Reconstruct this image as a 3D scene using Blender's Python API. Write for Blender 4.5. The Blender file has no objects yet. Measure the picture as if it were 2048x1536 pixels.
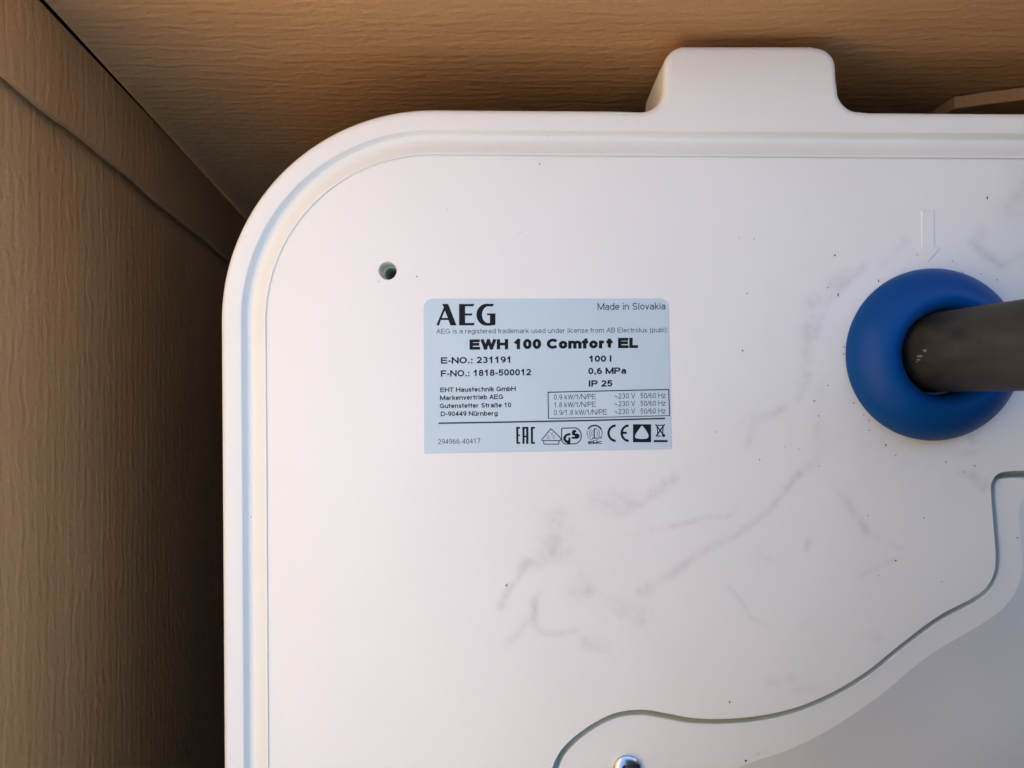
import bpy, bmesh, math, random
import numpy as np
from mathutils import Vector
from mathutils.geometry import delaunay_2d_cdt

random.seed(7); rng = np.random.default_rng(7)
MM = 0.001
SC = bpy.context.scene
COL = SC.collection

# ------------------------------------------------------------------ camera
H = 192.0                      # camera height over the white panel, millimetres
FPX = 1540.0                   # focal length in pixels of a 2048 wide picture
cd = bpy.data.cameras.new('camera')
cam = bpy.data.objects.new('camera', cd); COL.objects.link(cam)
cam.location = (0, 0, H*MM)
cd.sensor_width = 36.0; cd.lens = FPX/2048*36.0
cd.clip_start = 0.005; cd.clip_end = 100
cd.dof.use_dof = True; cd.dof.focus_distance = H*MM; cd.dof.aperture_fstop = 14
SC.camera = cam

# ------------------------------------------------------------------ sky, sun, exposure
SUN_EL, SUN_AZ = math.radians(60), math.radians(-2)     # azimuth from +X (right) towards +Y (top of the picture)
sdir = Vector((math.cos(SUN_EL)*math.cos(SUN_AZ), math.cos(SUN_EL)*math.sin(SUN_AZ), math.sin(SUN_EL)))
w = bpy.data.worlds.new('World'); SC.world = w; w.use_nodes = True
nt = w.node_tree; nt.nodes.clear()
sky = nt.nodes.new('ShaderNodeTexSky'); sky.sky_type = 'NISHITA'; sky.sun_disc = False
sky.sun_elevation = SUN_EL; sky.sun_rotation = math.pi/2 - SUN_AZ
sky.air_density = 1.0; sky.dust_density = 0.0; sky.ozone_density = 0.4
bg = nt.nodes.new('ShaderNodeBackground'); bg.inputs['Strength'].default_value = 0.08
wo = nt.nodes.new('ShaderNodeOutputWorld')
nt.links.new(sky.outputs[0], bg.inputs[0]); nt.links.new(bg.outputs[0], wo.inputs[0])
ld = bpy.data.lights.new('sun', 'SUN'); ld.energy = 5.0; ld.angle = math.radians(0.5); ld.color = (1.0, 0.96, 0.88)
so = bpy.data.objects.new('sun', ld); COL.objects.link(so)
so.rotation_euler = sdir.to_track_quat('Z', 'Y').to_euler()
so.location = (0.5, 0.2, 0.8)
SC.view_settings.view_transform = 'Standard'; SC.view_settings.look = 'None'
SC.view_settings.gamma = 1; SC.view_settings.exposure = 3.0
SC.cycles.max_bounces = 12; SC.cycles.diffuse_bounces = 8

# ------------------------------------------------------------------ helpers
def W(px, py, z=0.0):
    """point at height z (mm) seen at a place of the 2048x1536 picture, in mm"""
    d = (H - z)/FPX
    return ((px - 1024)*d, (768 - py)*d, z)

def new_mesh(name, verts, faces, mat, parent=None, smooth=False, flip=False):
    me = bpy.data.meshes.new(name)
    me.from_pydata([(v[0]*MM, v[1]*MM, v[2]*MM) for v in verts], [], [tuple(int(i) for i in f) for f in faces])
    me.validate(); me.update()
    if smooth:
        me.polygons.foreach_set('use_smooth', [True]*len(me.polygons))
    o = bpy.data.objects.new(name, me); COL.objects.link(o)
    if mat: me.materials.append(mat)
    if parent: o.parent = parent
    return o

def fix_normals(o):
    bm = bmesh.new(); bm.from_mesh(o.data)
    bmesh.ops.recalc_face_normals(bm, faces=bm.faces); bm.to_mesh(o.data); bm.free()

def tag(o, label, cat, group=None):
    o['label'] = label; o['category'] = cat
    if group: o['group'] = group
    return o

def empty(name):
    o = bpy.data.objects.new(name, None); COL.objects.link(o); o.empty_display_size = 0.02
    return o

def inside(poly, pts):
    poly = np.asarray(poly); x, y = pts[:, 0], pts[:, 1]
    r = np.zeros(len(pts), bool)
    n = len(poly); j = n - 1
    for i in range(n):
        xi, yi = poly[i]; xj, yj = poly[j]
        if yi != yj:
            c = ((yi > y) != (yj > y)) & (x < (xj - xi)*(y - yi)/(yj - yi) + xi)
            r ^= c
        j = i
    return r

def seg_dist(path, pts):
    d = np.full(len(pts), 1e9)
    for a, b in zip(path[:-1], path[1:]):
        a = np.asarray(a, float); b = np.asarray(b, float)
        ab = b - a; t = np.clip(((pts - a) @ ab)/max(ab @ ab, 1e-9), 0, 1)
        d = np.minimum(d, np.hypot(*(pts - (a + t[:, None]*ab)).T))
    return d

def fill(loops, extra, keep):
    """triangles between closed 2-D loops (mm); keep(centroids) picks which survive.  returns verts2d, tris"""
    vs = []; es = []
    for lp in loops:
        s = len(vs); n = len(lp)
        vs += [Vector((p[0], p[1])) for p in lp]
        es += [(s + i, s + (i + 1) % n) for i in range(n)]
    vs += [Vector((p[0], p[1])) for p in extra]
    ov, oe, of, *_ = delaunay_2d_cdt(vs, es, [], 0, 1e-5)
    P = np.array([(v.x, v.y) for v in ov]); F = np.array([f for f in of if len(f) == 3])
    c = P[F].mean(axis=1)
    F = F[keep(c)]
    a = P[F]; area = (a[:, 1, 0]-a[:, 0, 0])*(a[:, 2, 1]-a[:, 0, 1]) - (a[:, 2, 0]-a[:, 0, 0])*(a[:, 1, 1]-a[:, 0, 1])
    F[area < 0] = F[area < 0][:, ::-1]
    return P, F

def catmull(pts, n=8, closed=False):
    pts = [np.asarray(p, float) for p in pts]; out = []
    m = len(pts)
    rngi = range(m if closed else m - 1)
    for i in rngi:
        p1, p2 = pts[i], pts[(i + 1) % m]
        p0 = pts[(i - 1) % m] if (closed or i > 0) else p1
        p3 = pts[(i + 2) % m] if (closed or i < m - 2) else p2
        l = max(np.hypot(*(p2 - p1)), 1e-6)
        # centripetal
        t0 = 0; t1 = t0 + max(np.hypot(*(p1-p0)), 1e-6)**.5; t2 = t1 + l**.5; t3 = t2 + max(np.hypot(*(p3-p2)), 1e-6)**.5
        for k in range(n):
            t = t1 + (t2 - t1)*k/n
            a1 = (t1-t)/(t1-t0)*p0 + (t-t0)/(t1-t0)*p1; a2 = (t2-t)/(t2-t1)*p1 + (t-t1)/(t2-t1)*p2
            a3 = (t3-t)/(t3-t2)*p2 + (t-t2)/(t3-t2)*p3
            b1 = (t2-t)/(t2-t0)*a1 + (t-t0)/(t2-t0)*a2; b2 = (t3-t)/(t3-t1)*a2 + (t-t1)/(t3-t1)*a3
            out.append((t2-t)/(t2-t1)*b1 + (t-t1)/(t2-t1)*b2)
    if not closed: out.append(pts[-1])
    return np.array(out)

def offset(poly, d):
    """move a closed loop to its left by d (inwards when counter-clockwise)"""
    P = np.asarray(poly); t = np.roll(P, -1, 0) - np.roll(P, 1, 0)
    t /= np.maximum(np.hypot(t[:, 0], t[:, 1]), 1e-9)[:, None]
    return P + np.c_[-t[:, 1], t[:, 0]]*d

def ccw(P):
    P = np.asarray(P); x, y = P.T
    a = (x*np.roll(y, -1) - np.roll(x, -1)*y).sum()
    return P if a > 0 else P[::-1]

def strip(rings):
    """quads between equal-length closed rings of 3-D points"""
    n = len(rings[0]); v = [p for r in rings for p in r]; f = []
    for k in range(len(rings) - 1):
        for i in range(n):
            j = (i + 1) % n
            f.append((k*n + i, k*n + j, (k+1)*n + j, (k+1)*n + i))
    return v, f

def ring3(P, z): return [(p[0], p[1], z) for p in P]

class Acc:
    def __init__(s): s.v = []; s.f = []
    def add(s, v, f):
        b = len(s.v); s.v += list(v); s.f += [tuple(b + int(i) for i in q) for q in f]
    def out(s, name, mat, parent=None, smooth=False): return new_mesh(name, s.v, s.f, mat, parent, smooth)

def weld(o, dist=2e-6, angle=35):
    bm = bmesh.new(); bm.from_mesh(o.data)
    bmesh.ops.remove_doubles(bm, verts=bm.verts, dist=dist)
    bmesh.ops.recalc_face_normals(bm, faces=bm.faces)
    bm.to_mesh(o.data); bm.free()

# ------------------------------------------------------------------ materials
def material(name, base=(.8, .8, .8), rough=.5, metal=0.0, spec=.5):
    m = bpy.data.materials.new(name); m.use_nodes = True
    b = m.node_tree.nodes['Principled BSDF']
    b.inputs['Base Color'].default_value = (*base, 1); b.inputs['Roughness'].default_value = rough
    b.inputs['Metallic'].default_value = metal; b.inputs['Specular IOR Level'].default_value = spec
    return m, m.node_tree, b

def N(t, typ, **kw):
    n = t.nodes.new(typ)
    for k, v in kw.items():
        if k in n.inputs.keys(): n.inputs[k].default_value = v
        else: setattr(n, k, v)
    return n

def mixc(t, fac, a, b, mode='MIX'):
    n = t.nodes.new('ShaderNodeMix'); n.data_type = 'RGBA'; n.blend_type = mode
    for s, v in ((0, fac), (6, a), (7, b)):
        if hasattr(v, 'is_linked') or hasattr(v, 'links'): t.links.new(v, n.inputs[s])
        else: n.inputs[s].default_value = v if s == 0 else (*v, 1)
    return n.outputs[2]

def math_(t, op, a, b=None, clamp=False):
    n = t.nodes.new('ShaderNodeMath'); n.operation = op; n.use_clamp = clamp
    for s, v in ((0, a), (1, b)):
        if v is None: continue
        if hasattr(v, 'links'): t.links.new(v, n.inputs[s])
        else: n.inputs[s].default_value = v
    return n.outputs[0]

def maprange(t, v, a, b, c=0., d=1.):
    n = t.nodes.new('ShaderNodeMapRange')
    t.links.new(v, n.inputs[0])
    for i, q in enumerate((a, b, c, d)): n.inputs[i + 1].default_value = q
    return n.outputs[0]

def bump(t, h, strength, dist, bsdf, prev=None):
    n = t.nodes.new('ShaderNodeBump'); n.inputs['Strength'].default_value = strength; n.inputs['Distance'].default_value = dist
    t.links.new(h, n.inputs['Height'])
    if prev: t.links.new(prev, n.inputs['Normal'])
    t.links.new(n.outputs[0], bsdf.inputs['Normal'])
    return n.outputs[0]

# white moulded plastic
def plastic(name, base, smudged):
    m, t, b = material(name, base, .42, spec=.4)
    tc = N(t, 'ShaderNodeTexCoord')
    n1 = N(t, 'ShaderNodeTexNoise', Scale=1400., Detail=2.); t.links.new(tc.outputs['Object'], n1.inputs['Vector'])
    n2 = N(t, 'ShaderNodeTexNoise', Scale=28., Detail=4.); t.links.new(tc.outputs['Object'], n2.inputs['Vector'])
    col = mixc(t, maprange(t, n2.outputs[0], .3, .75), base, tuple(c*.965 for c in base))
    n4 = N(t, 'ShaderNodeTexNoise', Scale=700., Detail=3., Roughness=.7); t.links.new(tc.outputs['Object'], n4.inputs['Vector'])
    fine = maprange(t, n4.outputs[0], .71, .80)                    # pin-prick grime
    n5 = N(t, 'ShaderNodeTexNoise', Scale=40., Detail=2.); t.links.new(tc.outputs['Object'], n5.inputs['Vector'])
    fine = math_(t, 'MULTIPLY', fine, maprange(t, n5.outputs[0], .45, .7))
    col = mixc(t, math_(t, 'MULTIPLY', fine, .5), col, (.22, .21, .2))
    if smudged:
        at = N(t, 'ShaderNodeAttribute', attribute_name='smudge')
        n3 = N(t, 'ShaderNodeTexNoise', Scale=420., Detail=5., Roughness=.6); t.links.new(tc.outputs['Object'], n3.inputs['Vector'])
        n6 = N(t, 'ShaderNodeTexNoise', Scale=130., Detail=3., Roughness=.6, Distortion=.6); t.links.new(tc.outputs['Object'], n6.inputs['Vector'])
        s = math_(t, 'MULTIPLY', at.outputs['Fac'], maprange(t, n3.outputs[0], .28, .72, .4, 1.1))
        s = math_(t, 'MULTIPLY', s, maprange(t, n6.outputs[0], .36, .62, .3, 1.15))
        col = mixc(t, math_(t, 'MINIMUM', s, .8), col, (.34, .338, .315))
        ro = maprange(t, s, 0, .5, .42, .6); t.links.new(ro, b.inputs['Roughness'])
    t.links.new(col, b.inputs['Base Color'])
    p = bump(t, n1.outputs[0], .12, .00006, b)
    bump(t, n2.outputs[0], .10, .0012, b, p)
    return m
M_PANEL = plastic('white_plastic_smudged', (.77, .823, .752), True)
M_WHITE = plastic('white_plastic', (.77, .823, .752), False)

# kraft cardboard: washboard ripples run along the wall (u), stacked in height (v); uv in metres
def kraft(name, base, amp=1.0):
    m, t, b = material(name, base, .75, spec=.25)
    uv = N(t, 'ShaderNodeUVMap', uv_map='uv')
    def tex(su, sv, detail=3., rough=.55, dist=0.):
        mp = N(t, 'ShaderNodeMapping'); mp.inputs['Scale'].default_value = (su, sv, 1)
        t.links.new(uv.outputs[0], mp.inputs[0])
        n = N(t, 'ShaderNodeTexNoise', Scale=1., Detail=detail, Roughness=rough, Distortion=dist)
        t.links.new(mp.outputs[0], n.inputs['Vector']); return n.outputs[0]
    rip = tex(210, 480, 1.5, .4)
    fib = tex(1100, 1500, 4., .7)
    blot = tex(25, 45, 3.)
    ser = tex(22, 120, 2.)
    c = mixc(t, maprange(t, fib, .3, .72), tuple(x*.74 for x in base), tuple(min(1, x*1.22) for x in base))
    c = mixc(t, maprange(t, blot, .35, .7), c, tuple(x*.88 for x in base))
    c = mixc(t, math_(t, 'MULTIPLY', maprange(t, ser, .35, .7), .04), c, tuple(x*1.15 for x in base))
    # washboard: ribs about 4 mm apart, broken into short dashes
    sp = N(t, 'ShaderNodeSeparateXYZ'); t.links.new(uv.outputs[0], sp.inputs[0])
    ph = math_(t, 'ADD', math_(t, 'MULTIPLY', sp.outputs['Y'], 1650.), math_(t, 'MULTIPLY', tex(70, 110, 1.), 8.))
    rib = math_(t, 'SINE', ph)
    dash = maprange(t, tex(190, 300, 1.), .47, .6)
    rib = math_(t, 'MULTIPLY', math_(t, 'MULTIPLY', rib, dash), .5)
    c = mixc(t, math_(t, 'MULTIPLY', maprange(t, rib, -.4, .5), .1), c, tuple(min(1, x*1.25) for x in base))
    dk = tex(420, 900, 1.)
    c = mixc(t, math_(t, 'MULTIPLY', maprange(t, dk, .74, .8), .6), c, tuple(x*.35 for x in base))
    t.links.new(c, b.inputs['Base Color'])
    p = bump(t, rib, .5*amp, .0005, b)
    p = bump(t, rip, .1*amp, .0009, b, p)
    p = bump(t, ser, .08*amp, .0012, b, p)
    bump(t, fib, .45, .00018, b, p)
    return m
M_KRAFT = kraft('kraft_cardboard', (.48, .285, .122))
M_TAB = kraft('kraft_cardboard_tab', (.45, .268, .117), .75)

M_LABEL, t, b = material('sticker_silver_blue', (.47, .60, .685), .38, spec=.45)
tc = N(t, 'ShaderNodeTexCoord'); n = N(t, 'ShaderNodeTexNoise', Scale=60., Detail=3.); t.links.new(tc.outputs['Object'], n.inputs['Vector'])
t.links.new(mixc(t, maprange(t, n.outputs[0], .3, .7), (.475, .635, .655), (.50, .66, .68)), b.inputs['Base Color'])
M_INK, t, b = material('print_black', (.006, .007, .009), .55, spec=.2)
M_INK2, t, b = material('print_grey', (.045, .055, .065), .55, spec=.2)

M_BLUE, t, b = material('blue_plastic', (.0005, .058, .235), .38, spec=.13)
tc = N(t, 'ShaderNodeTexCoord'); n = N(t, 'ShaderNodeTexNoise', Scale=900., Detail=3.); t.links.new(tc.outputs['Object'], n.inputs['Vector'])
n2 = N(t, 'ShaderNodeTexNoise', Scale=90., Detail=5.); t.links.new(tc.outputs['Object'], n2.inputs['Vector'])
t.links.new(mixc(t, math_(t, 'MULTIPLY', maprange(t, n2.outputs[0], .5, .75), .25), (.0005, .058, .235), (.008, .06, .20)), b.inputs['Base Color'])
t.links.new(maprange(t, n2.outputs[0], .3, .7, .33, .5), b.inputs['Roughness'])
bump(t, n.outputs[0], .15, .0001, b)

M_PIPE, t, b = material('dull_steel', (.03, .03, .025), .5, metal=.0, spec=.15)
tc = N(t, 'ShaderNodeTexCoord')
mp = N(t, 'ShaderNodeMapping'); mp.inputs['Scale'].default_value = (1, 1, .3); t.links.new(tc.outputs['Object'], mp.inputs[0])
n = N(t, 'ShaderNodeTexNoise', Scale=140., Detail=6., Roughness=.65); t.links.new(mp.outputs[0], n.inputs['Vector'])
n2 = N(t, 'ShaderNodeTexNoise', Scale=1100., Detail=3.); t.links.new(tc.outputs['Object'], n2.inputs['Vector'])
c = mixc(t, maprange(t, n.outputs[0], .3, .7), (.011, .0115, .0112), (.044, .044, .036))
c = mixc(t, math_(t, 'MULTIPLY', maprange(t, n2.outputs[0], .6, .75), .5), c, (.014, .012, .011))
t.links.new(c, b.inputs['Base Color']); t.links.new(maprange(t, n.outputs[0], .3, .7, .42, .62), b.inputs['Roughness'])
bump(t, n2.outputs[0], .25, .00012, b)
M_JACKET, t, b = material('steel_darkened_for_gap', (.07, .07, .075), .5)  # jacket coloured dark to deepen the shade in the gap
M_SHADE_LINING, t, b = material('added_dark_lining', (.035, .035, .038), .9)  # for the added sheet that cuts bounce light on the right
M_CHIP, t, b = material('pale_green_paint', (.10, .17, .14), .7)
M_SCREW, t, b = material('zinc_plated_steel', (.42, .48, .53), .27, metal=1.0)
M_FLECK, t, b = material('dark_debris', (.035, .032, .03), .8)
M_FLECKB, t, b = material('brown_debris', (.22, .11, .06), .8)

# ------------------------------------------------------------------ cardboard box
# one vertical edge of the (slightly racked) box, found from its two seen ends
KX, KY = 12/172, 15/172
def corner(z): return np.array([-110.0 + (z - 12)*KX, 90.0 + (z - 12)*KY, z])
BW, BD = 545.0, 390.0                       # inside width and depth
ZF = -345.0                                 # box floor
RIM = 75                                  # rim of the walls

def sheet(name, p, out, thick, mat, parent, nu, nv, bulge=None, smooth=True, size=None):
    """board: p(s,t)->point (mm), s,t in 0..1, thickness along out"""
    out = np.asarray(out, float)
    v = []; uvs = []
    for side in (0, 1):
        for j in range(nv + 1):
            for i in range(nu + 1):
                s, q = i/nu, j/nv
                P = np.asarray(p(s, q), float)
                if bulge: P = P + out*bulge(s, q)
                v.append(P + out*thick*side); uvs.append((s*size[0]*MM, q*size[1]*MM))
    n = (nu + 1)*(nv + 1); f = []
    at = lambda sd, i, j: sd*n + j*(nu + 1) + i
    for j in range(nv):
        for i in range(nu):
            f.append((at(0, i, j), at(0, i+1, j), at(0, i+1, j+1), at(0, i, j+1)))
            f.append((at(1, i, j+1), at(1, i+1, j+1), at(1, i+1, j), at(1, i, j)))
    for i in range(nu):
        f.append((at(1, i, 0), at(1, i+1, 0), at(0, i+1, 0), at(0, i, 0)))
        f.append((at(0, i, nv), at(0, i+1, nv), at(1, i+1, nv), at(1, i, nv)))
    for j in range(nv):
        f.append((at(0, 0, j), at(0, 0, j+1), at(1, 0, j+1), at(1, 0, j)))
        f.append((at(1, nu, j), at(1, nu, j+1), at(0, nu, j+1), at(0, nu, j)))
    o = new_mesh(name, v, f, mat, parent)
    ul = o.data.uv_layers.new(name='uv')
    for l in o.data.loops: ul.data[l.index].uv = uvs[l.vertex_index]
    fix_normals(o)
    return o

box = tag(empty('cardboard_box'), 'open brown corrugated cardboard box standing round the white water heater', 'cardboard box')
HT = RIM - ZF
def lift(z0, z1): return lambda q: z0 + (z1 - z0)*q
zz = lift(ZF, RIM)
def bulge_l(s, q): return max(0, s - .06)*(3*math.sin(3.1*s*2 + q*5) + 1.5*math.sin(9*q + 7*s))
# the wall left in the picture (s from the corner downwards), the one above it, and the two outside the frame
sheet('side_wall', lambda s, q: corner(zz(q)) + np.array([0, -BD*s, 0]) + np.array([-3.6, 0, 0]), (-1, 0, 0), 4.5, M_KRAFT, box, 60, 60, bulge_l, size=(BD, HT))
sheet('side_wall', lambda s, q: corner(zz(q)) + np.array([BW*s, 0.5, 0]), (0, 1, 0), 4.5, M_KRAFT, box, 60, 60, lambda s, q: 1.2*math.sin(4*s + 5*q)*min(1, 8*s), size=(BW, HT))
sheet('side_wall', lambda s, q: corner(zz(q)) + np.array([BW, -BD*s, 0]), (1, 0, 0), 4.5, M_KRAFT, box, 8, 8, size=(BD, HT))
sheet('side_wall', lambda s, q: corner(zz(q)) + np.array([BW*s, -BD, 0]), (0, -1, 0), 4.5, M_KRAFT, box, 8, 8, size=(BW, HT))
# glued joint strip of the left wall beside the corner
def tabp(s, q):
    z = zz(q); wv = 23.6 + .35*math.sin(31*q) + .22*math.sin(83*q + 1)
    return corner(z) + np.array([-.2, -.45 - wv*s, 0])
sheet('joint_strip', tabp, (-1, 0, 0), 1.7, M_TAB, box, 6, 90, lambda s, q: .5*math.sin(8*q) - .6*s*(1-s), size=(23, HT))
fl = corner(ZF)
sheet('floor_panel', lambda s, q: np.array([fl[0] - 2 + (BW + 4)*s, fl[1] + 2 - (BD + 4)*q, ZF]), (0, 0, -1), 4.5, M_KRAFT, box, 4, 4, size=(BW, BD))
# flaps: each hinged on its wall's rim, out of view, shaped to steer the light
cr = corner(RIM)
def flap(p0, p1, d, fl, ln=lambda s: 1.0, lining=False, th=4.5):
    """board from the edge p0-p1 along d; ln(s) cuts its free edge"""
    p0, p1, d = (np.asarray(q, float) for q in (p0, p1, d)); d = d/np.linalg.norm(d)
    o = np.cross(p1 - p0, d); o /= np.linalg.norm(o)
    at_ = lambda s, q: p0 + (p1 - p0)*s + d*(fl*q*ln(s))
    size = (np.linalg.norm(p1 - p0), fl)
    if lining:                                # dark sheet added under the unseen flap to darken the lower right
        sheet('added_shade_lining', at_, o, 2.0, M_SHADE_LINING, box, 20, 10, lambda s, q: 4.8 + 3*math.sin(3*q), size=size)
    sheet('flap', at_, o, th, M_KRAFT, box, 20, 10, lambda s, q: 3*math.sin(3*q), size=size)
XT, ZT, ZV = 5.0, 244.0, 215.0               # free edge of the right flap, half closed to shade the panel; height of its crease
flap(cr + np.array([-3.2, -BD, 0]), cr + np.array([-3.2, 0, 0]), (-.1, 0, 1), 130.)  # left flap stood up, out of view, to bounce warm sun inwards
flap(cr + np.array([0, .9, 0]), cr + np.array([BW, .9, 0]), (0, 1, -.3), 190.)
A0_, A1_ = cr + np.array([BW, -7, 0]), cr + np.array([BW, -BD, 0])
flap(A0_, A1_, (0, 0, 1), ZV - RIM)
UP = np.array([0, 0, ZV - RIM])
flap(A0_ + UP, A1_ + UP, (-1, 0, (ZT - ZV)/(435 - XT)), 435 - XT, lambda s: 1 + .08*max(0, s - .35), True)
B0_, B1_ = cr + np.array([BW, -BD, 0]), cr + np.array([0, -BD, 0])
flap(B0_, B1_, (0, 1, -.03), 227., lambda s: 1 - .7*max(0, min(1, (s - .72)/.2)), True)      # unseen; folded in to darken the lower right, cut away towards its left end

# ------------------------------------------------------------------ folded cardboard pad at the upper right
def padp(s, q):
    top = -36 + 22*min(1, s*2.2)**.8
    return np.array([131 + 170*s - 6*(1-q), 81.5 - 3*s + 1.2*math.sin(6*s), -110 + (top + 110)*q])
pad = sheet('cardboard_pad', padp, (0, 1, 0), 3.5, M_KRAFT, None, 24, 8, size=(170, 80))
tag(pad, 'strip of brown cardboard packing standing between heater and box wall at top right', 'cardboard packing')

# ------------------------------------------------------------------ water heater
heater = tag(empty('water_heater'), 'white plastic underside of a water heater with blue pipe collar and rating sticker', 'water heater')
L, R, T, B, RAD = -72.9, 397.0, 68.75, -265.0, 53.6
XC = (L + R)/2
def skew(P):
    P = np.asarray(P, float); x, y = P[:, 0].copy(), P[:, 1].copy()
    P = P.copy(); P[:, 0] = x - .0067*(y - 16)*np.clip((60 - x)/130, 0, 1); P[:, 1] = y - .0068*np.clip(x + 19, -54, 150); return P
def rr(d, nc=40, ne=40):
    l, r, t_, b_, q = L + d, R - d, T - d, B + d, RAD - d
    pts = []
    for cx, cy, a0, e0, e1 in ((r-q, t_-q, 0, (r-q, t_), (l+q, t_)), (l+q, t_-q, 90, (l, t_-q), (l, b_+q)),
                               (l+q, b_+q, 180, (l+q, b_), (r-q, b_)), (r-q, b_+q, 270, (r, b_+q), (r, t_-q))):
        for k in range(nc + 1):
            a = math.radians(a0 + 90*k/nc); pts.append((cx + q*math.cos(a), cy + q*math.sin(a)))
        for k in range(1, ne):
            f = k/ne; pts.append((e0[0] + (e1[0]-e0[0])*f, e0[1] + (e1[1]-e0[1])*f))
    return skew(pts)
def arc(cx, cy, r, a0, a1, n=10): return [(cx + r*math.cos(math.radians(a0 + (a1-a0)*k/n)), cy + r*math.sin(math.radians(a0 + (a1-a0)*k/n))) for k in range(n + 1)]
def with_tab():
    P = []
    base = rr(0)
    xl, xr, yt, r1, r2 = 37.7, 81.6, 84.6, 5.2, 5.4
    yb = T - .0068*75
    tabpts = arc(xr + r2, yb + r2, r2, 270, 180) + [(xr - .3, yb + r2 + 2)] + arc(xr - .5 - r1, yt - r1 - .3, r1, 0, 90) + [(75 - 6*k, yt - .05*0) for k in range(0, 6)] + \
             arc(xl + .3 + r1, yt - r1, r1, 90, 180) + [(xl + .1, yb + r2 + 2)] + arc(xl - r2, yb + r2, r2, 0, -90)
    done = False
    for p in base:
        if abs(p[1] - T) < 2.5 and xl - r2 - 2 < p[0] < xr + r2 + 2 and p[1] > T - 2.5:
            if not done: P += tabpts; done = True
            continue
        P.append(tuple(p))
    return np.array(P)
CT = with_tab()
acc = Acc()
prof = [(.35, -29), (.05, -15), (0, -2.0), (.1, -1.2), (.4, -.6), (.85, -.22), (1.4, -.04), (1.9, 0)]
acc.add([*ring3(offset(CT, 6), -29.3)] + [p for d, z in prof for p in ring3(offset(CT, d), z)],
        strip([CT]*(len(prof) + 1))[1])
lipin = rr(5.0)
inner = offset(CT, 1.9)
P, F = fill([inner, lipin], [], lambda c: inside(inner, c) & ~inside(lipin, c))
acc.add(ring3(P, 0), F)
gp = [(5.0, 0), (5.2, -.04), (5.4, -.22), (5.8, -1.5), (6.0, -1.95), (6.3, -2.15), (6.7, -2.1), (7.7, -1.75), (9.2, -1.05), (10.5, -.32), (11.1, -.03), (11.35, 0), (11.45, -.08), (11.52, -.5), (11.86, -.5), (11.92, -.05), (12.0, 0)]
acc.add(*strip([ring3(rr(d), z) for d, z in gp]))
# plateau, with the small screw hole and the recess for the cover cut out of it
plate = rr(12.0)
HX, HY, HR = -31.0, 28.25, 2.35
hole = np.array([(HX + HR*math.cos(2*math.pi*k/40), HY + HR*math.sin(2*math.pi*k/40)) for k in range(40)])
rec_px = [(1104, 1536), (1123, 1499), (1172, 1455.6), (1230, 1426), (1284, 1419), (1323, 1424), (1381, 1435), (1440, 1437.5), (1513, 1432),
          (1586, 1416.6), (1659, 1387), (1732, 1343.5), (1805, 1285), (1878.5, 1231), (1946, 1195), (1973, 1174), (1987, 1148), (1991, 1120),
          (1987.5, 1060), (1982, 990), (1983, 966), (1995, 948), (2014, 942.5), (2060, 941), (2150, 940), (2320, 940)]
low_px = [(1320, 2380), (1180, 2330), (1125, 2200), (1110, 1950), (1088, 1720), (1090, 1610)]
half = [((x-1024)/8.02, (768-y)/8.02) for x, y in low_px + rec_px]
XM = half[-1][0]
REC = catmull(half + [(2*XM - x, y) for x, y in half[-2::-1]], 8, True)
REC = ccw(REC)
smx, smy = np.meshgrid(np.arange(-30, 140, .7), np.arange(-78, 62, .7))
G = np.c_[smx.ravel(), smy.ravel()] + rng.uniform(-.12, .12, (smx.size, 2))
ok = inside(offset(plate, .8), G) & ~inside(offset(REC, -1.2), G) & (np.hypot(G[:, 0]-HX, G[:, 1]-HY) > HR + .8)
P, F = fill([plate, hole, REC], G[ok], lambda c: inside(plate, c) & ~inside(REC, c) & ~inside(hole, c))
b0 = len(acc.v)
acc.add(ring3(P, 0), F)
acc.add(*strip([ring3(REC, 0), ring3(offset(REC, .05), -.12), ring3(offset(REC, .18), -.25), ring3(offset(REC, .2), -6), ring3(offset(REC, 4), -6)]))
hr = lambda r: [(HX + r*math.cos(2*math.pi*k/40), HY + r*math.sin(2*math.pi*k/40)) for k in range(40)]
acc.add(*strip([ring3(hr(HR), 0), ring3(hr(HR-.12), -.12), ring3(hr(HR-.2), -6), ring3(hr(HR-.6), -6.3), ring3(hr(HR-.65), -26), ring3(hr(.01), -26)]))
cap = acc.out('end_cap', M_PANEL, heater, True)

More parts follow.
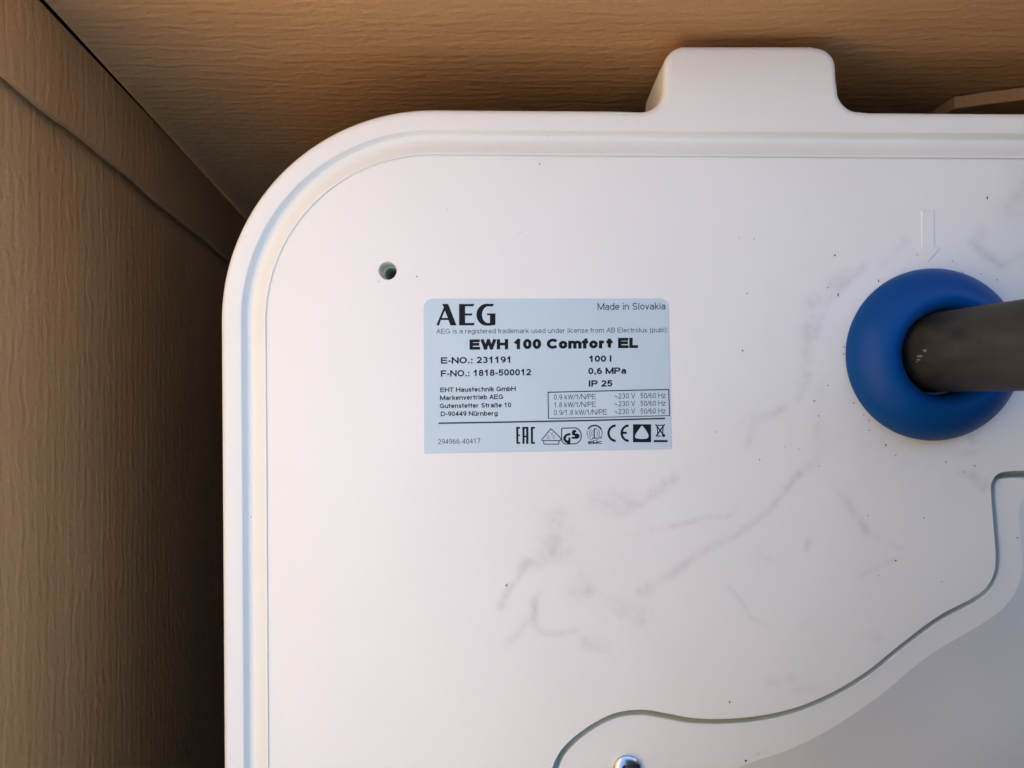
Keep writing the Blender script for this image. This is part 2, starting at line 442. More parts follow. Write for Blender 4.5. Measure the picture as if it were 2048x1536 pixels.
# grime strokes: (path in picture pixels, width px, strength)
S = [([(1001,1214),(1025,1172),(1053,1127)],7,.30), ([(1053,1127),(1083,1113),(1119,1110)],15,.22), ([(1119,1028),(1110,1035)],16,.28),
     ([(1124,1065),(1104,1082)],14,.24), ([(1100,1105),(1140,1060)],22,.10), ([(1190,990),(1233,988)],9,.16), ([(1247,996),(1266,1009),(1293,1004),(1310,990)],7,.18),
     ([(1312,988),(1324,974),(1342,958)],10,.34), ([(1220,1017),(1235,1020)],14,.18), ([(1195,1010),(1270,1012)],18,.10),
     ([(1280,1182),(1315,1168),(1343,1149),(1365,1132)],8,.30), ([(1365,1132),(1400,1107),(1440,1085),(1503,1046),(1542,1017),(1571,978),(1601,949)],6,.30),
     ([(1601,949),(1635,915),(1642,902),(1634,861),(1640,806),(1642,751)],9,.13), ([(1342,1051),(1420,1034),(1454,1036),(1469,1027),(1476,1015)],4,.24), ([(1240,1080),(1342,1051)],5,.08),
     ([(1078,1184),(1067,1206),(1067,1236),(1075,1255),(1094,1268),(1124,1268),(1151,1261)],6,.26), ([(1067,1210),(1068,1245)],7,.16), ([(1015,1288),(1034,1269),(1050,1244)],7,.24),
     ([(1150,1178),(1172,1190)],16,.20), ([(1178,1180),(1186,1193)],6,.26), ([(1160,1140),(1166,1160)],4,.18), ([(1173,1283),(1206,1296)],10,.20), ([(1206,1223),(1247,1218),(1283,1239)],17,.15), ([(1283,1239),(1300,1182)],14,.09),
     ([(1692,545),(1667,565),(1642,593),(1622,611)],11,.24), ([(1625,605),(1618,636),(1618,660)],14,.22), ([(1618,660),(1618,690),(1610,729),(1600,770)],9,.20), ([(1619,740),(1607,787),(1596,806)],6,.22),
     ([(1730,535),(1692,565),(1675,580),(1653,605),(1640,640),(1634,670)],6,.24), ([(1569,817),(1544,828),(1508,836)],8,.24), ([(1508,836),(1504,855),(1498,888)],7,.22), ([(1484,842),(1473,854)],6,.18),
     ([(1669,976),(1698,1012),(1732,1063)],7,.28), ([(1690,990),(1710,1020)],5,.2), ([(1732,1063),(1800,1097)],4,.16), ([(1786,1119),(1722,1153)],4,.18), ([(1459,1173),(1498,1231),(1537,1251)],4,.15),
     ([(1811,484),(1790,505),(1768,527)],7,.2), ([(1944,484),(1972,512),(2005,534)],7,.30), ([(2005,534),(2048,505)],6,.18), ([(2025,420),(2060,385)],24,.30), ([(1965,462),(1960,470)],13,.16), ([(2020,330),(2060,350)],20,.15),
     ([(1576,1356),(1578,1358)],7,.3), ([(1540,1365),(1556,1366)],6,.24), ([(1590,1381),(1640,1378)],6,.14), ([(1610,1246),(1625,1250)],12,.12), ([(1752,1268),(1756,1274)],9,.18), ([(1522,1112),(1536,1118)],10,.14), ([(1612,1097),(1618,1080)],5,.26),
     ([(1940,876),(1948,886)],4,.4), ([(1950,876),(1947,886)],4,.4), ([(1930,910),(1938,904)],5,.28), ([(1944,910),(1950,906)],5,.28), ([(1945,948),(1960,972)],8,.24), ([(1975,960),(1970,975)],7,.3), ([(1920,944),(1935,948)],6,.22),
     ([(1790,910),(1900,960)],60,.05), ([(1080,1000),(1290,1280)],90,.035), ([(1560,620),(1680,900)],60,.04)]
V = np.array(cap.data.vertices.__len__()*[0.0])
co = np.empty(len(cap.data.vertices)*3); cap.data.vertices.foreach_get('co', co); co = co.reshape(-1, 3)/MM
pp = np.c_[co[:, 0]*FPX/(H - co[:, 2]) + 1024, 768 - co[:, 1]*FPX/(H - co[:, 2])]
jit = np.c_[np.sin(pp[:, 1]*.05 + 1.3*np.sin(pp[:, 0]*.03)), np.sin(pp[:, 0]*.045 + 1.7*np.sin(pp[:, 1]*.03))]*2.0
for path, wd, st in S:
    d = seg_dist(path, pp + jit)
    V = 1 - (1 - V)*(1 - 1.05*st*np.exp(-(d/(wd*1.25))**2))
at = cap.data.attributes.new('smudge', 'FLOAT', 'POINT'); at.data.foreach_set('value', V)
weld(cap)
cap.data.attributes.active_color_index = -1 if False else cap.data.attributes.active_color_index

# steel jacket under the cap
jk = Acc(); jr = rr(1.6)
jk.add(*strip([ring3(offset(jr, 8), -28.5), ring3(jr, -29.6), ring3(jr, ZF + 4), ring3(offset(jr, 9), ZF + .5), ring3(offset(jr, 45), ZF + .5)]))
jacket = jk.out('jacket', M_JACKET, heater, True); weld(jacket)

# ------------------------------------------------------------------ cover in the recess, with its screw
cv = Acc()
o0 = offset(REC, 1.95)
inn_px = [(1360, 2250), (1310, 2100), (1298, 1950), (1300, 1780), (1325, 1665), (1400, 1582), (1498, 1536), (1570, 1512), (1635, 1483), (1710, 1438), (1781, 1387), (1830, 1345), (1878, 1309), (1930, 1278), (1976, 1251),
          (2016, 1222), (2040, 1190), (2053, 1150), (2052, 1080), (2048, 1030), (2054, 1005), (2074, 993), (2150, 990), (2320, 990)]
ih = [((x-1024)/8.05, (768-y)/8.05) for x, y in inn_px]
INN = ccw(catmull(ih + [(2*XM - x, y) for x, y in ih[-2::-1]], 8, True))
fl_in = offset(o0, .45)
cv.add(*strip([ring3(o0, -5.8), ring3(o0, -1.75), ring3(offset(o0, .06), -1.5), ring3(offset(o0, .2), -1.34), ring3(fl_in, -1.3)]))
gx, gy = np.meshgrid(np.arange(30, 300, 2.2), np.arange(-205, 0, 2.2)); G = np.c_[gx.ravel(), gy.ravel()] + rng.uniform(-.2, .2, (gx.size, 2))
ok = inside(offset(INN, 1.2), G)
P, F = fill([fl_in, INN], G[ok], lambda c: inside(fl_in, c))
inn_c = np.vstack([INN, INN[:1]])
dist = np.where(inside(INN, P), seg_dist(inn_c, P), 0)
s = np.clip(dist/26, 0, 1)
zc = -1.3 - 2.7*np.clip(1-(1-s)**2.2, 0, 1)
cv.add([(P[i, 0], P[i, 1], zc[i]) for i in range(len(P))], F)
cover = cv.out('cover', M_WHITE, heater, True); weld(cover)
def sharp(o, ang):
    me = o.data
    bm = bmesh.new(); bm.from_mesh(me)
    for e in bm.edges:
        if len(e.link_faces) == 2 and e.calc_face_angle(0) > math.radians(ang): e.smooth = False
    bm.to_mesh(me); bm.free()
for o, a in ((cover, 9), (cap, 28), (jacket, 30)): sharp(o, a)

# cross-head screw
sx, sy, _ = W(1254, 1538, -1.0)
sb = bmesh.new()
nr, ns = 40, 26
def screw_z(x, y):
    r = math.hypot(x, y); z = 1.9*math.sqrt(max(0, 1 - (r/3.75)**2)) + .1
    a = .42; ln = 1.7
    d = max(abs(x), abs(y)); c = min(abs(x), abs(y))
    if d < ln and c < a: z -= 1.15*(1 - (d/ln)**3)*min(1, (a - c)/.12)
    return z
vv = []
for k in range(ns + 1):
    r = 3.45*(k/ns)**.85
    vv.append([sb.verts.new(((sx + r*math.cos(2*math.pi*i/72 + .6))*MM, (sy + r*math.sin(2*math.pi*i/72 + .6))*MM,
               (-1.3 + screw_z(r*math.cos(2*math.pi*i/72), r*math.sin(2*math.pi*i/72)))*MM)) for i in range(72)])
vv.append([sb.verts.new(((sx + 3.4*math.cos(2*math.pi*i/72 + .6))*MM, (sy + 3.4*math.sin(2*math.pi*i/72 + .6))*MM, -1.5*MM)) for i in range(72)])
for a, c in zip(vv[:-1], vv[1:]):
    for i in range(72):
        j = (i + 1) % 72; sb.faces.new((a[i], c[i], c[j], a[j]))
bmesh.ops.remove_doubles(sb, verts=sb.verts, dist=1e-7)
bmesh.ops.recalc_face_normals(sb, faces=sb.faces)
me = bpy.data.meshes.new('screw'); sb.to_mesh(me); sb.free()
me.polygons.foreach_set('use_smooth', [True]*len(me.polygons)); me.materials.append(M_SCREW)
scr = bpy.data.objects.new('screw', me); COL.objects.link(scr); scr.parent = cover
sharp(scr, 40)

# ------------------------------------------------------------------ blue collar and steel pipe
CX, CY, _ = W(1866, 709, 1)
def lathe(acc, pr, cen, n=96, squash=0):
    acc.add(*strip([[(cen(z)[0] + r*math.cos(2*math.pi*i/n), cen(z)[1] + r*math.sin(2*math.pi*i/n), z) for i in range(n)] for r, z in pr]))
def smoothprof(pts, n=6): return [tuple(p) for p in catmull(pts, n)]
cl = Acc()
lathe(cl, [(21.1, .02)] + smoothprof([(21.35, .15), (21.4, .8), (21.1, 2.2), (20.2, 4.0), (18.6, 6.0), (16.8, 7.6), (15.0, 8.7), (13.5, 9.1), (12.2, 8.7), (11.1, 7.6), (10.4, 6.0), (10.1, 4.0), (10.0, 1.0)]), lambda z: (CX, CY))
collar = cl.out('collar', M_BLUE, heater, True); weld(collar)
PB = np.array([105.5, 7.9]); LX, LY = 4/22, .4/22
pc = lambda z: (PB[0] + (z - 9)*LX, PB[1] + (z - 9)*LY)
pl = Acc()
lathe(pl, [(9.75, -2)] + [(9.75 + .05*math.sin(z*.9), z) for z in range(0, 78, 3)] + [(9.7, 78), (9.3, 79), (8.0, 79.2), (7.6, 78.5), (7.6, 20), (.05, 19.9)], pc)
pipe = pl.out('pipe', M_PIPE, heater, True); weld(pipe); sharp(pipe, 40)
# chips of pale green paint left on the foot of the pipe
def chip(u, z, w_, h_, seed):
    r0 = random.Random(seed); n = 9; v = []; f = []
    ring = []
    for k in range(n):
        a = 2*math.pi*k/n; s_ = r0.uniform(.6, 1.15)
        ring.append((w_*math.cos(a)*s_, h_*math.sin(a)*s_))
    for lift_, sc in ((9.7, 1), (9.98, .8)):
        for (du, dz) in ring:
            th = u + du*sc/9.8; zc_ = z + dz*sc; c_ = pc(zc_)
            v.append((c_[0] + lift_*math.cos(th), c_[1] + lift_*math.sin(th), zc_))
    for k in range(n): f.append((k, (k+1) % n, n + (k+1) % n, n + k))
    f.append(tuple(range(n, 2*n)))
    o = new_mesh('paint_chip', v, f, M_CHIP, pipe); fix_normals(o); return o
for k, (u, z, a, h_) in enumerate(((188, 10.6, .34, 1.2), (193, 9.9, .3, .7), (181, 12.4, .34, .7), (196, 9.3, .2, .4))):
    chip(math.radians(u), z, a, h_, k)

# raised flow arrow above the collar
ap = [(1842, 421), (1869, 421), (1869, 493), (1882, 495), (1857.5, 524), (1832.5, 497), (1842, 493)]
ap = [((x-1024)/8.02, (768-y)/8.02) for x, y in ap]
A0 = ccw(ap)
ar = Acc()
def shrink(P, d):
    out = []
    n = len(P)
    for i in range(n):
        a, b_, c = P[i-1], P[i], P[(i+1) % n]
        e1 = (b_-a)/np.linalg.norm(b_-a); e2 = (c-b_)/np.linalg.norm(c-b_)
        n1 = np.array([-e1[1], e1[0]]); n2 = np.array([-e2[1], e2[0]])
        m = n1 + n2; m = m/(m @ n1)
        if np.linalg.norm(m) > 2: m = m/np.linalg.norm(m)*2
        out.append(b_ + m*d)
    return np.array(out)
A0 = np.array(A0)
rings = [ring3(A0, -.05), ring3(A0, .03), ring3(shrink(A0, .14), .16), ring3(shrink(A0, .34), .22)]
ar.add(*strip(rings))
P, F = fill([shrink(A0, .34)], [], lambda c: inside(shrink(A0, .34), c)); ar.add(ring3(P, .22), F)
arrow = ar.out('flow_arrow', M_WHITE, heater); weld(arrow, 5e-6)

# ------------------------------------------------------------------ rating label
def lp(px, py, z): return ((px-1024)*(H)/FPX, (768-py)*(H)/FPX, z)
TL, TR, BR, BL = (847, 597.5), (1336.5, 597), (1343, 898), (848.5, 907)
def rounded(q, rs):
    out = []
    for i in range(4):
        p = np.array(q[i], float); a = np.array(q[i-1], float); b_ = np.array(q[(i+1) % 4], float); r = rs[i]
        da = (a-p)/np.linalg.norm(a-p); db = (b_-p)/np.linalg.norm(b_-p)
        for k in range(9):
            u = k/8; out.append((1-u)**2*(p+da*r) + 2*u*(1-u)*p + u**2*(p+db*r))
    return np.array(out)
lab = rounded([TL, TR, BR, BL], [22, 20, 2, 2])
labm = ccw([lp(x, y, 0)[:2] for x, y in lab])
la = Acc(); la.add(*strip([ring3(labm, .005), ring3(labm, .10), ring3(offset(labm, .08), .12)]))
P, F = fill([offset(labm, .08)], [], lambda c: inside(offset(labm, .08), c)); la.add(ring3(P, .12), F)
label = la.out('rating_label', M_LABEL, heater); weld(label)
ZP = .135
def prn(name, polys, mat=M_INK):
    """polys: list of (loops,) in picture pixels; even-odd filled"""
    a = Acc()
    for loops in polys:
        ls = [np.array(l, float) for l in loops]
        def keep(c, ls=ls):
            r = np.zeros(len(c), bool)
            for l in ls: r ^= inside(l, c)
            return r
        P, F = fill(ls, [], keep)
        v = [lp(x, y, ZP) for x, y in P]
        a.add(v, [f[::-1] for f in F])
    return a.out(name, mat, label)
def stroke(pts, w_):
    P = np.array(pts, float); t_ = np.gradient(P, axis=0); t_ /= np.maximum(np.hypot(*t_.T), 1e-9)[:, None]
    n_ = np.c_[-t_[:, 1], t_[:, 0]]*w_/2
    return [np.vstack([P + n_, (P - n_)[::-1]])]
def parc(cx, cy, rx, ry, a0, a1, n=20): return [(cx + rx*math.cos(math.radians(a0 + (a1-a0)*k/n)), cy + ry*math.sin(math.radians(a0 + (a1-a0)*k/n))) for k in range(n + 1)]
def rect(x0, y0, x1, y1): return [(x0, y0), (x1, y0), (x1, y1), (x0, y1)]

# plain grotesque letters as pen strokes: 'L' = straight segments x,y,x,y..., 'A' = elliptic arc cx,cy,rx,ry,a0,a1 ; x 0..1 over the glyph, y 0 baseline .. 1 capitals
XH = .70
GL = {
 'A': (.93, 'L0,0,.5,1;L.5,1,1,0;L.18,.34,.82,.34'), 'B': (.93, 'L0,0,0,1;L0,1,.55,1;L0,.53,.6,.53;L0,0,.6,0;A.55,.765,.38,.235,-90,90;A.6,.265,.4,.265,-90,90'),
 'C': (1.0, 'A.55,.5,.55,.5,38,322'), 'D': (1.0, 'L0,0,0,1;L0,1,.4,1;L0,0,.4,0;A.4,.5,.6,.5,-90,90'), 'E': (.93, 'L0,0,0,1;L0,1,.96,1;L0,.53,.9,.53;L0,0,1,0'),
 'F': (.85, 'L0,0,0,1;L0,1,1,1;L0,.5,.85,.5'), 'G': (1.08, 'A.5,.5,.5,.5,42,300;L.96,.14,.96,.46;L.6,.46,.96,.46;A.5,.5,.5,.5,300,322'), 'H': (1.0, 'L0,0,0,1;L1,0,1,1;L0,.53,1,.53'),
 'I': (.39, 'L.5,0,.5,1'), 'L': (.78, 'L0,0,0,1;L0,0,1,0'), 'M': (1.16, 'L0,0,0,1;L0,1,.5,.04;L.5,.04,1,1;L1,0,1,1'), 'N': (1.0, 'L0,0,0,1;L0,1,1,0;L1,0,1,1'),
 'O': (1.08, 'A.5,.5,.5,.5,0,360'), 'P': (.93, 'L0,0,0,1;L0,1,.6,1;L0,.45,.6,.45;A.6,.725,.4,.275,-90,90'), 'S': (.93, 'A.5,.745,.43,.255,20,270;A.5,.245,.47,.245,-160,90'),
 'T': (.85, 'L.5,0,.5,1;L0,1,1,1'), 'V': (.93, 'L0,1,.5,0;L.5,0,1,1'), 'W': (1.32, 'L0,1,.25,0;L.25,0,.5,1;L.5,1,.75,0;L.75,0,1,1'),
 'a': (.78, 'A.5,.5,.44,.2,0,165;L.94,.5,.94,0;A.45,.2,.45,.2,60,330;L.5,.4,.94,.43'), 'b': (.78, 'L0,0,0,1;A.5,.35,.5,.35,0,360'), 'c': (.7, 'A.52,.35,.52,.35,45,315'),
 'd': (.78, 'L1,0,1,1;A.5,.35,.5,.35,0,360'), 'e': (.78, 'A.5,.35,.5,.35,0,325;L.05,.36,.95,.36'), 'f': (.39, 'L.3,0,.3,.72;A.95,.72,.65,.28,75,180;L-.1,.68,.9,.68'),
 'g': (.78, 'A.5,.35,.5,.35,0,360;L1,.68,1,-.1;A.5,-.08,.5,.2,190,360'), 'h': (.78, 'L0,0,0,1;L1,0,1,.42;A.5,.42,.5,.28,0,180'), 'i': (.31, 'L.5,0,.5,.68;L.5,.98,.5,1'),
 'k': (.7, 'L0,0,0,1;L0,.25,.92,.68;L.35,.42,1,0'), 'l': (.31, 'L.5,0,.5,1'), 'm': (1.16, 'L0,0,0,.68;L.5,0,.5,.45;L1,0,1,.45;A.25,.45,.25,.25,0,180;A.75,.45,.25,.25,0,180'),
 'n': (.78, 'L0,0,0,.68;L1,0,1,.42;A.5,.42,.5,.28,0,180'), 'o': (.78, 'A.5,.35,.5,.35,0,360'), 'p': (.78, 'L0,-.28,0,.68;A.5,.35,.5,.35,0,360'), 'r': (.465, 'L0.1,0,0.1,.68;A.9,.4,.8,.28,85,180'),
 's': (.7, 'A.5,.525,.44,.175,20,270;A.5,.175,.48,.175,-160,90'), 't': (.39, 'L.45,.15,.45,.92;A.95,.17,.5,.17,180,265;L0,.68,.95,.68'), 'u': (.78, 'L0,.28,0,.68;L1,0,1,.68;A.5,.28,.5,.28,180,360'),
 'ü': (.78, 'L0,.28,0,.68;L1,0,1,.68;A.5,.28,.5,.28,180,360;L.25,.98,.25,1;L.75,.98,.75,1'), 'v': (.7, 'L0,.68,.5,0;L.5,0,1,.68'), 'x': (.7, 'L0,.68,1,0;L0,0,1,.68'), 'z': (.7, 'L0,.68,.95,.68;L.95,.68,0,0;L0,0,1,0'),
 'ß': (.85, 'L0,0,0,.75;A.45,.76,.45,.24,0,180;L.9,.74,.55,.55;A.55,.27,.42,.27,-110,90'),
 '0': (.78, 'A.5,.5,.5,.5,0,360'), '1': (.78, 'L.58,0,.58,1;L.58,1,.15,.74'), '2': (.78, 'A.5,.71,.46,.29,-25,170;L.9,.57,.04,0;L.04,0,1,0'), '3': (.78, 'A.48,.755,.42,.245,-80,160;A.48,.265,.48,.265,-160,85'),
 '4': (.78, 'L.74,0,.74,1;L.74,1,0,.3;L0,.27,1,.27'), '5': (.78, 'L.16,1,.9,1;L.16,1,.06,.5;A.48,.32,.5,.32,-155,130'), '6': (.78, 'A.5,.31,.48,.31,0,360;A.62,.45,.62,.55,75,195'),
 '7': (.78, 'L0,1,1,1;L1,1,.35,0'), '8': (.78, 'A.5,.755,.4,.245,0,360;A.5,.265,.48,.265,0,360'), '9': (.78, 'A.5,.69,.48,.31,0,360;A.38,.55,.62,.55,-105,15'),
 '.': (.39, 'L.5,0,.5,.02'), ',': (.39, 'L.5,.03,.4,-.12'), ':': (.39, 'L.5,0,.5,.02;L.5,.62,.5,.64'), '-': (.465, 'L.1,.36,.9,.36'), '/': (.44, 'L-.3,0,1.3,1'), '(': (.465, 'A1,.38,.75,.68,110,250'), ')': (.465, 'A0,.38,.75,.68,-70,70'),
 '~': (.82, 'A.25,.38,.25,.12,0,180;A.75,.38,.25,.12,180,360'), ' ': (.39, ''),
}
def text(s, x0, x1, yb0, yb1, cap_h, wt=.13, mat=None, name='text_line', wy=None):
    """one printed line from x0 to x1, baseline yb0..yb1, capital height cap_h, pen weight wt (share of the capital height)"""
    mat = mat or M_INK
    segs = []; x = 0.0
    for ch in s:
        adv, g = GL[ch]
        if ch in 'frt': adv += .9*(wt - .08)
        sb = max(.03, .10 - .28*wt) if ch not in 'frt/' else .02
        l, r = x + sb + wt/2, x + adv - sb*.8 - wt/2
        if r - l < .03: l = r = x + adv/2
        for q in filter(None, g.split(';')):
            n_ = [float(k) for k in q[1:].split(',')]
            if q[0] == 'L': pts = [(n_[0], n_[1]), (n_[2], n_[3])]
            else: pts = parc(n_[0], n_[1], n_[2], n_[3], n_[4], n_[5], max(5, int(abs(n_[5]-n_[4])/24)))
            P = np.array([(l + (r - l)*u, wt/2 + v*(1 - wt)) for u, v in pts])
            if q[0] == 'L':
                d = P[1] - P[0]; ln = max(np.hypot(*d), 1e-6); d = d/ln*wt/2
                if ln < .05: d = np.array([0, wt/2])
                P[0] -= d; P[1] += d
            segs.append(P)
        x += adv
    a = Acc()
    lo = min(P[:, 0].min() for P in segs) - wt/2*.6; hi = max(P[:, 0].max() for P in segs) + wt/2*.6
    for k, P in enumerate(segs):
        t_ = np.gradient(P, axis=0); t_ /= np.maximum(np.hypot(*t_.T), 1e-9)[:, None]
        n_ = np.c_[-t_[:, 1], t_[:, 0]]*wt/2
        Q = np.vstack([P + n_, P - n_]); m = len(P)
        u = (Q[:, 0] - lo)/(hi - lo)
        X = x0 + (x1 - x0)*u; Y = yb0 + (yb1 - yb0)*u - Q[:, 1]*cap_h
        a.add([lp(px, py, ZP + .0015*(k % 5)) for px, py in zip(X, Y)], [(i + 1, i, m + i, m + i + 1) for i in range(m - 1)])
    o = a.out(name, mat, label)
    for p in o.data.polygons:
        if p.normal.z < 0: p.flip()
    return o

# maker's letters, from the zoom of 270x180 px at (840,585), factor 7.585
def z1(p): return [(840 + x/7.585, 585 + y/7.585) for x, y in p]
LA = [z1([(335, 175), (428, 175), (555, 500), (462, 500), (432, 418), (318, 418), (290, 500), (248, 500), (362, 225)]), z1([(330, 386), (422, 386), (377, 275)])]
LE = [z1([(593, 175), (825, 175), (810, 210), (685, 210), (685, 318), (798, 318), (785, 350), (685, 350), (685, 462), (830, 462), (815, 500), (593, 500)])]
g_out = parc(1010, 338, 152, 166, -62, -270, 26)
g_in = parc(1025, 338, 82, 126, -262, -75, 26)
LG = [z1([(1122, 175), (1105, 212)] + parc(1040, 338, 98, 128, -88, -262, 24)[0:] + [(1060, 462), (1060, 345), (1020, 345), (1012, 318), (1145, 318), (1145, 490)] + [(1060, 504), (1010, 504)] + parc(1010, 338, 154, 166, 90, 270, 26) + [(1060, 172)])]
prn('logo', [LA, LE, LG])
text('Made in Slovakia', 1195, 1331, 620, 619, 13.6, .12)
text('AEG is a registered trademark used under license from AB Electrolux (publ).', 873, 1336, 667.5, 664.5, 9.8, .115, M_INK2)
text('EWH 100 Comfort EL', 937, 1278, 699.5, 696, 20.5, .28)
text('E-NO.: 231191', 881, 1021, 727.5, 725.5, 12.8, .20)
text('F-NO.: 1818-500012', 881, 1063, 753.5, 750.5, 12.8, .20)
text('100 l', 1178, 1222, 724, 723.5, 12.8, .215)
text('0,6 MPa', 1177, 1253, 748.5, 747.5, 12.8, .215)
text('IP 25', 1178, 1225, 773.5, 773, 12.8, .215)
text('EHT Haustechnik GmbH', 880, 1032, 784.5, 782, 9.4, .19)
text('Markenvertrieb AEG', 880, 1007, 800.5, 798, 9.4, .19)
text('Gutenstetter Straße 10', 880, 1022, 816.5, 814.5, 9.4, .19)
text('D-90449 Nürnberg', 881, 995, 832.5, 831, 9.4, .19)
for k, (a, xe) in enumerate((('0.9 kW/1/N/PE', 1192), ('1.8 kW/1/N/PE', 1192), ('0.9/1.8 kW/1/N/PE', 1214))):
    y = 799.5 + 15.4*k
    text(a, 1108, xe, y, y - 1.4, 10.4, .12, M_INK2)
    text('~230 V', 1229, 1270, y - 2.2, y - 2.8, 10.4, .12, M_INK2)
    text('50/60 Hz', 1281, 1331, y - 3, y - 3.6, 10.4, .12, M_INK2)
prn('ruled_line', [stroke([(877, 846.4), (1000, 844.4), (1180, 840.8), (1330, 836.8)], 3.2)], M_INK2)
prn('table_frame', [stroke([(1095, 784.6), (1200, 782), (1337, 779)], 2.2), stroke([(1096, 784), (1096.8, 837)], 2), stroke([(1337, 778.5), (1339, 831)], 2), stroke([(1096, 836.8), (1200, 834.6), (1339.5, 831.2)], 1.6)], M_INK2)
text('294966-40417', 876, 961, 888.5, 887, 10.4, .12, M_INK2)
# conformity marks
def z3(p): return [(840 + x/7.585, 745 + y/7.585) for x, y in p]
def z4(p): return [(1090 + x/7.585, 745 + y/7.585) for x, y in p]
E = [z3([(1458, 824), (1518, 824), (1518, 852), (1492, 852), (1492, 940), (1515, 940), (1515, 966), (1492, 966), (1492, 1054), (1518, 1054), (1518, 1082), (1462, 1082)])]
A = [z3([(1552, 824), (1645, 824), (1645, 1082), (1610, 1082), (1610, 984), (1586, 984), (1586, 1082), (1554, 1082)]), z3([(1586, 852), (1610, 852), (1610, 958), (1586, 958)])]
C = [z3([(1680, 824), (1745, 824), (1745, 852), (1714, 852), (1714, 1054), (1745, 1054), (1745, 1082), (1682, 1082)])]
prn('conformity_mark', [E, A, C])
prn('triangle_mark', [stroke(z4(q), 1.9) for q in ([(-15, 985), (-46, 1005), (-50, 1030)], [(-20, 985), (90, 850)], [(85, 850), (160, 918), (240, 1000)], [(240, 1000), (235, 1030)], [(-50, 1032), (238, 1032)], [(-20, 1035), (-18, 1085)], [(212, 1035), (210, 1088)], [(-18, 1086), (210, 1086)])], M_INK2)
text('V', 1100.5, 1106.5, 870.5, 870.5, 6.2, .12, M_INK2, 'mark_letters'); text('D', 1094, 1099.5, 877.5, 877.5, 6.5, .12, M_INK2, 'mark_letters'); text('E', 1105.5, 1110.5, 877, 877, 6.5, .12, M_INK2, 'mark_letters')
gs = z4([(252, 845), (440, 840)]) + z4(parc(440, 960, 110, 122, -90, 90, 22)) + z4([(330, 1085)]) + z4(parc(330, 1010, 78, 75, 90, 180, 10))
prn('safety_mark', [stroke(gs + [gs[0]], 2.0),
    [z4(parc(385, 1000, 110, 82, 270, 90, 24) + [(385, 985), (355, 985), (355, 1010), (350, 1030), (325, 1025), (315, 1000), (325, 970), (350, 955), (385, 955)])],
    [z4([(402, 905), (425, 875), (475, 870), (475, 905), (455, 905), (455, 925), (500, 925), (525, 950), (520, 985), (490, 1005), (402, 1005), (402, 975), (450, 975), (450, 960), (415, 950)])]])
emc = [stroke(z4(parc(752, 915, 112, 112, -150, -28, 20)), 3.4), stroke(z4(parc(752, 915, 114, 114, 60, 200, 20)), 1.2), stroke(z4(parc(752, 915, 114, 114, -28, 30, 10)), 1.3),
       stroke(z4([(745, 850), (745, 1000)]), 2.6), stroke(z4([(745, 855), (785, 855)]), 2.0), stroke(z4([(715, 995), (800, 995)]), 2.2)]
for r in (45, 75):
    emc += [stroke(z4(parc(752, 920, r, r, -50, 50, 10)), 1.2), stroke(z4(parc(752, 920, r, r, 130, 230, 10)), 1.2)]
prn('interference_mark', emc, M_INK2)
text('VDE', 1196, 1204, 877.5, 877.5, 4.2, .2, M_INK, 'mark_letters')
text('EMC', 1175.5, 1204, 888, 887.5, 5.6, .27, M_INK, 'mark_letters')
prn('conformity_mark', [stroke(z4(parc(1075, 920, 112, 116, -92, -268, 24)), 4.6), stroke(z4(parc(1272, 920, 110, 116, -92, -268, 24)), 4.6), stroke(z4([(1170, 915), (1240, 913)]), 4.4)])
tri = z4(catmull([(1440, 840), (1468, 808), (1500, 835), (1568, 950), (1560, 990), (1530, 1003), (1410, 1003), (1372, 990), (1366, 955)], 5, True))
prn('approval_mark', [[z4(rect(1333, 785, 1608, 1058)), tri]])
prn('bin_mark', [stroke(z4([(1675, 785), (1815, 970)]), 2.6), stroke(z4([(1812, 785), (1680, 972)]), 2.6), stroke(z4([(1690, 820), (1720, 800), (1780, 800), (1800, 822)]), 2.2), stroke(z4([(1700, 825), (1712, 950)]), 2), stroke(z4([(1790, 825), (1782, 950)]), 2), stroke(z4([(1705, 965), (1755, 965)]), 2),
    [z4(parc(1797, 955, 24, 24, 0, 340, 12))], [z4(rect(1650, 1024, 1858, 1056))]])

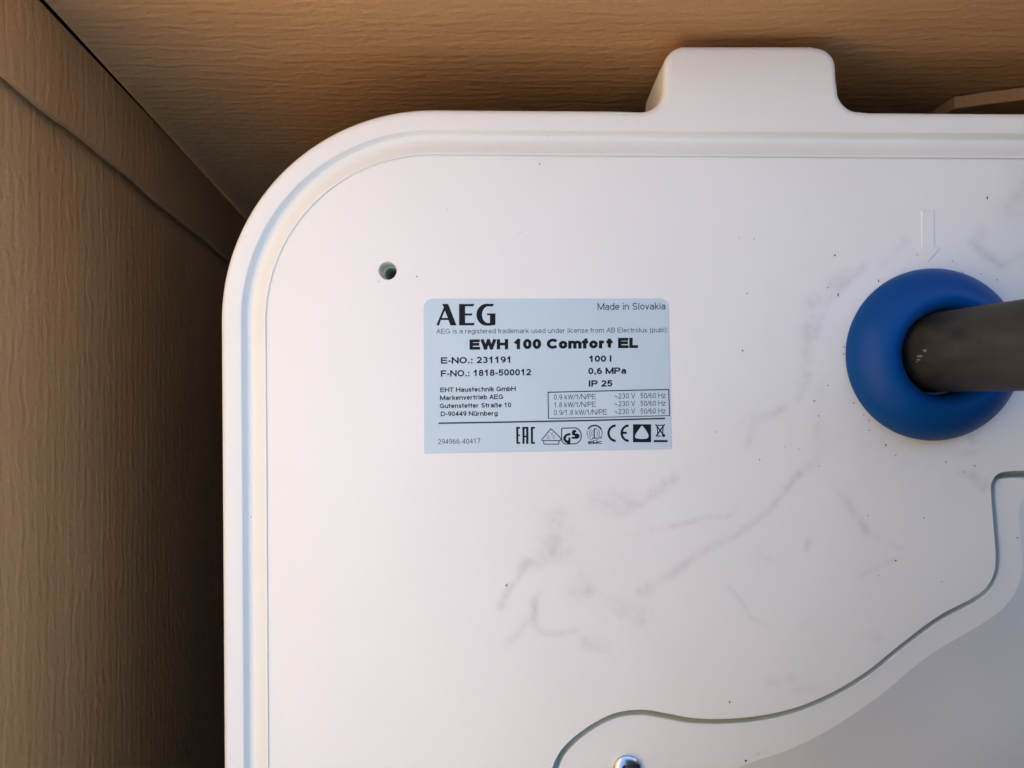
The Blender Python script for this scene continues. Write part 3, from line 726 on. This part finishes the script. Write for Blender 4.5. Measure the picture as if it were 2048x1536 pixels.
# ------------------------------------------------------------------ debris lying on the panel
def fleck_mesh(seed, mat):
    r0 = random.Random(seed); bm = bmesh.new()
    bmesh.ops.create_icosphere(bm, subdivisions=1, radius=1)
    for v in bm.verts: v.co *= r0.uniform(.65, 1.2)
    me = bpy.data.meshes.new('debris_fleck'); bm.to_mesh(me); bm.free(); me.materials.append(mat); return me
fm = [fleck_mesh(k, M_FLECK) for k in range(4)] + [fleck_mesh(9, M_FLECKB)]
FX = [(1079,328,4,2.6,80),(1508,478,3,2.4,0),(1669,511,4.4,4,0),(1478,476,2,2,0),(1676,590,10,2.6,88),(1974,396,9,2.6,95),(1757,562,8,2,110),(1925,546,9,2.2,90),(1904,522,3,2.4,0),(1961,548,2.6,2.2,0),(1994,560,3.6,2.2,70),
      (1655,575,3.6,2.6,60),(1494,587,4,2.8,90),(1485,701,5,3,75),(1656,771,3.6,2.6,40),(1628,802,5.4,3.2,60),(1637,832,3.4,2.6,30),(1707,806,6,2.2,15),(1727,830,3,2.2,0),(1738,841,3.4,2.4,60),(1738,861,3.4,2.6,30),(1771,890,5.4,2.4,70),
      (1791,911,3.6,2.4,50),(1519,919,4,2.8,80),(1597,898,2.6,2.2,0),(1570,894,2.4,2,0),(1433,864,3,2.4,0),(1688,694,4.2,2.6,70),(1687,708,3,2.4,0),(1459,1404,6.5,3,85),(1791,1121,5,3.6,60),(1013,1170,7.5,3.6,55),(834,553,5,2.6,60),
      (757,563,2.6,2,0),(1491,1521,6.5,4.2,30),(1516,1507,3.4,2,80),(1638,932,3,2.2,0),(1891,924,3.6,2.8,40),(1949,932,4,3,20),(1927,944,3.4,2.6,0),(1847,1036,3.2,2.6,0),(1735,1031,3.2,2.4,60),(1883,1163,3,2.4,0),(2034,1075,4.2,3,70),(1757,1151,3,2.2,0),
      (1300,980,2,1.8,0),(895,420,2.2,1.8,0),(1040,466,2.4,1.8,0),(1834,510,3,2,90),(1097,272,2.2,1.8,0),(502,1034,2.6,2,70),(1889,596,2.6,2,0)]
specks = []
for k, (px, py, a, b_, rot) in enumerate(FX):
    me = fm[4] if (px, py) == (834, 553) else fm[k % 4]
    zb = .0
    if (px, py) in ((1491,1521), (1516,1507), (2034,1075)): zb = -1.3
    if (px, py) in ((1097,272), ): zb = -2.0
    if (px, py) in ((502,1034), ): zb = -2.0
    if (px, py) == (1889,596): zb = 3.4
    o = bpy.data.objects.new('debris_fleck', me); COL.objects.link(o)
    p = W(px, py, zb)
    th = min(a, b_)*.055
    o.location = (p[0]*MM, p[1]*MM, (zb + th*.7)*MM); o.scale = (a*.055*MM, b_*.055*MM, th*MM)
    o.rotation_euler = (0, 0, math.radians(rot))
    if me is fm[4]: tag(o, 'tiny reddish brown crumb on white panel right of the dark screw hole', 'debris fleck')
    elif (px, py) == (1676, 590): tag(o, 'thin dark upright sliver on white panel left of the blue collar', 'debris fleck')
    elif (px, py) == (1013, 1170): tag(o, 'dark oval crumb beside the lowest grey smudges below the rating sticker', 'debris fleck')
    elif (px, py) == (1974, 396): tag(o, 'dark upright sliver right of the raised arrow above the blue collar', 'debris fleck')
    else: specks.append((px, py, o))

# each speck is told apart by the stretch of panel it lies on and its height among the specks there
ORD = ['highest', 'second highest', 'third highest', 'fourth highest', 'fifth highest', 'sixth highest', 'seventh highest', 'eighth highest', 'ninth highest', 'tenth highest', 'eleventh highest', 'twelfth highest', 'thirteenth highest', 'fourteenth highest']
def region(x, y):
    if x < 845: return 'left of the rating sticker'
    if x < 1360: return 'above and below the rating sticker'
    if y > 960: return 'on the lower right below the blue collar' if x > 1650 else 'beside the curved cover joint'
    if x > 1735 and y > 820: return 'just under the blue collar'
    if x > 1735: return 'above the blue collar beside the raised arrow'
    if x > 1600: return 'close to the left side of the blue collar'
    return 'halfway between rating sticker and blue collar'
by = {}
for x, y, o in specks: by.setdefault(region(x, y), []).append((y, o))
for reg, lst in by.items():
    for k, (y, o) in enumerate(sorted(lst, key=lambda q: q[0])):
        tag(o, f'tiny dark speck, {ORD[k]} of those {reg}' if len(lst) > 1 else f'tiny dark speck {reg}', 'debris fleck', 'dark specks scattered on the white panel')
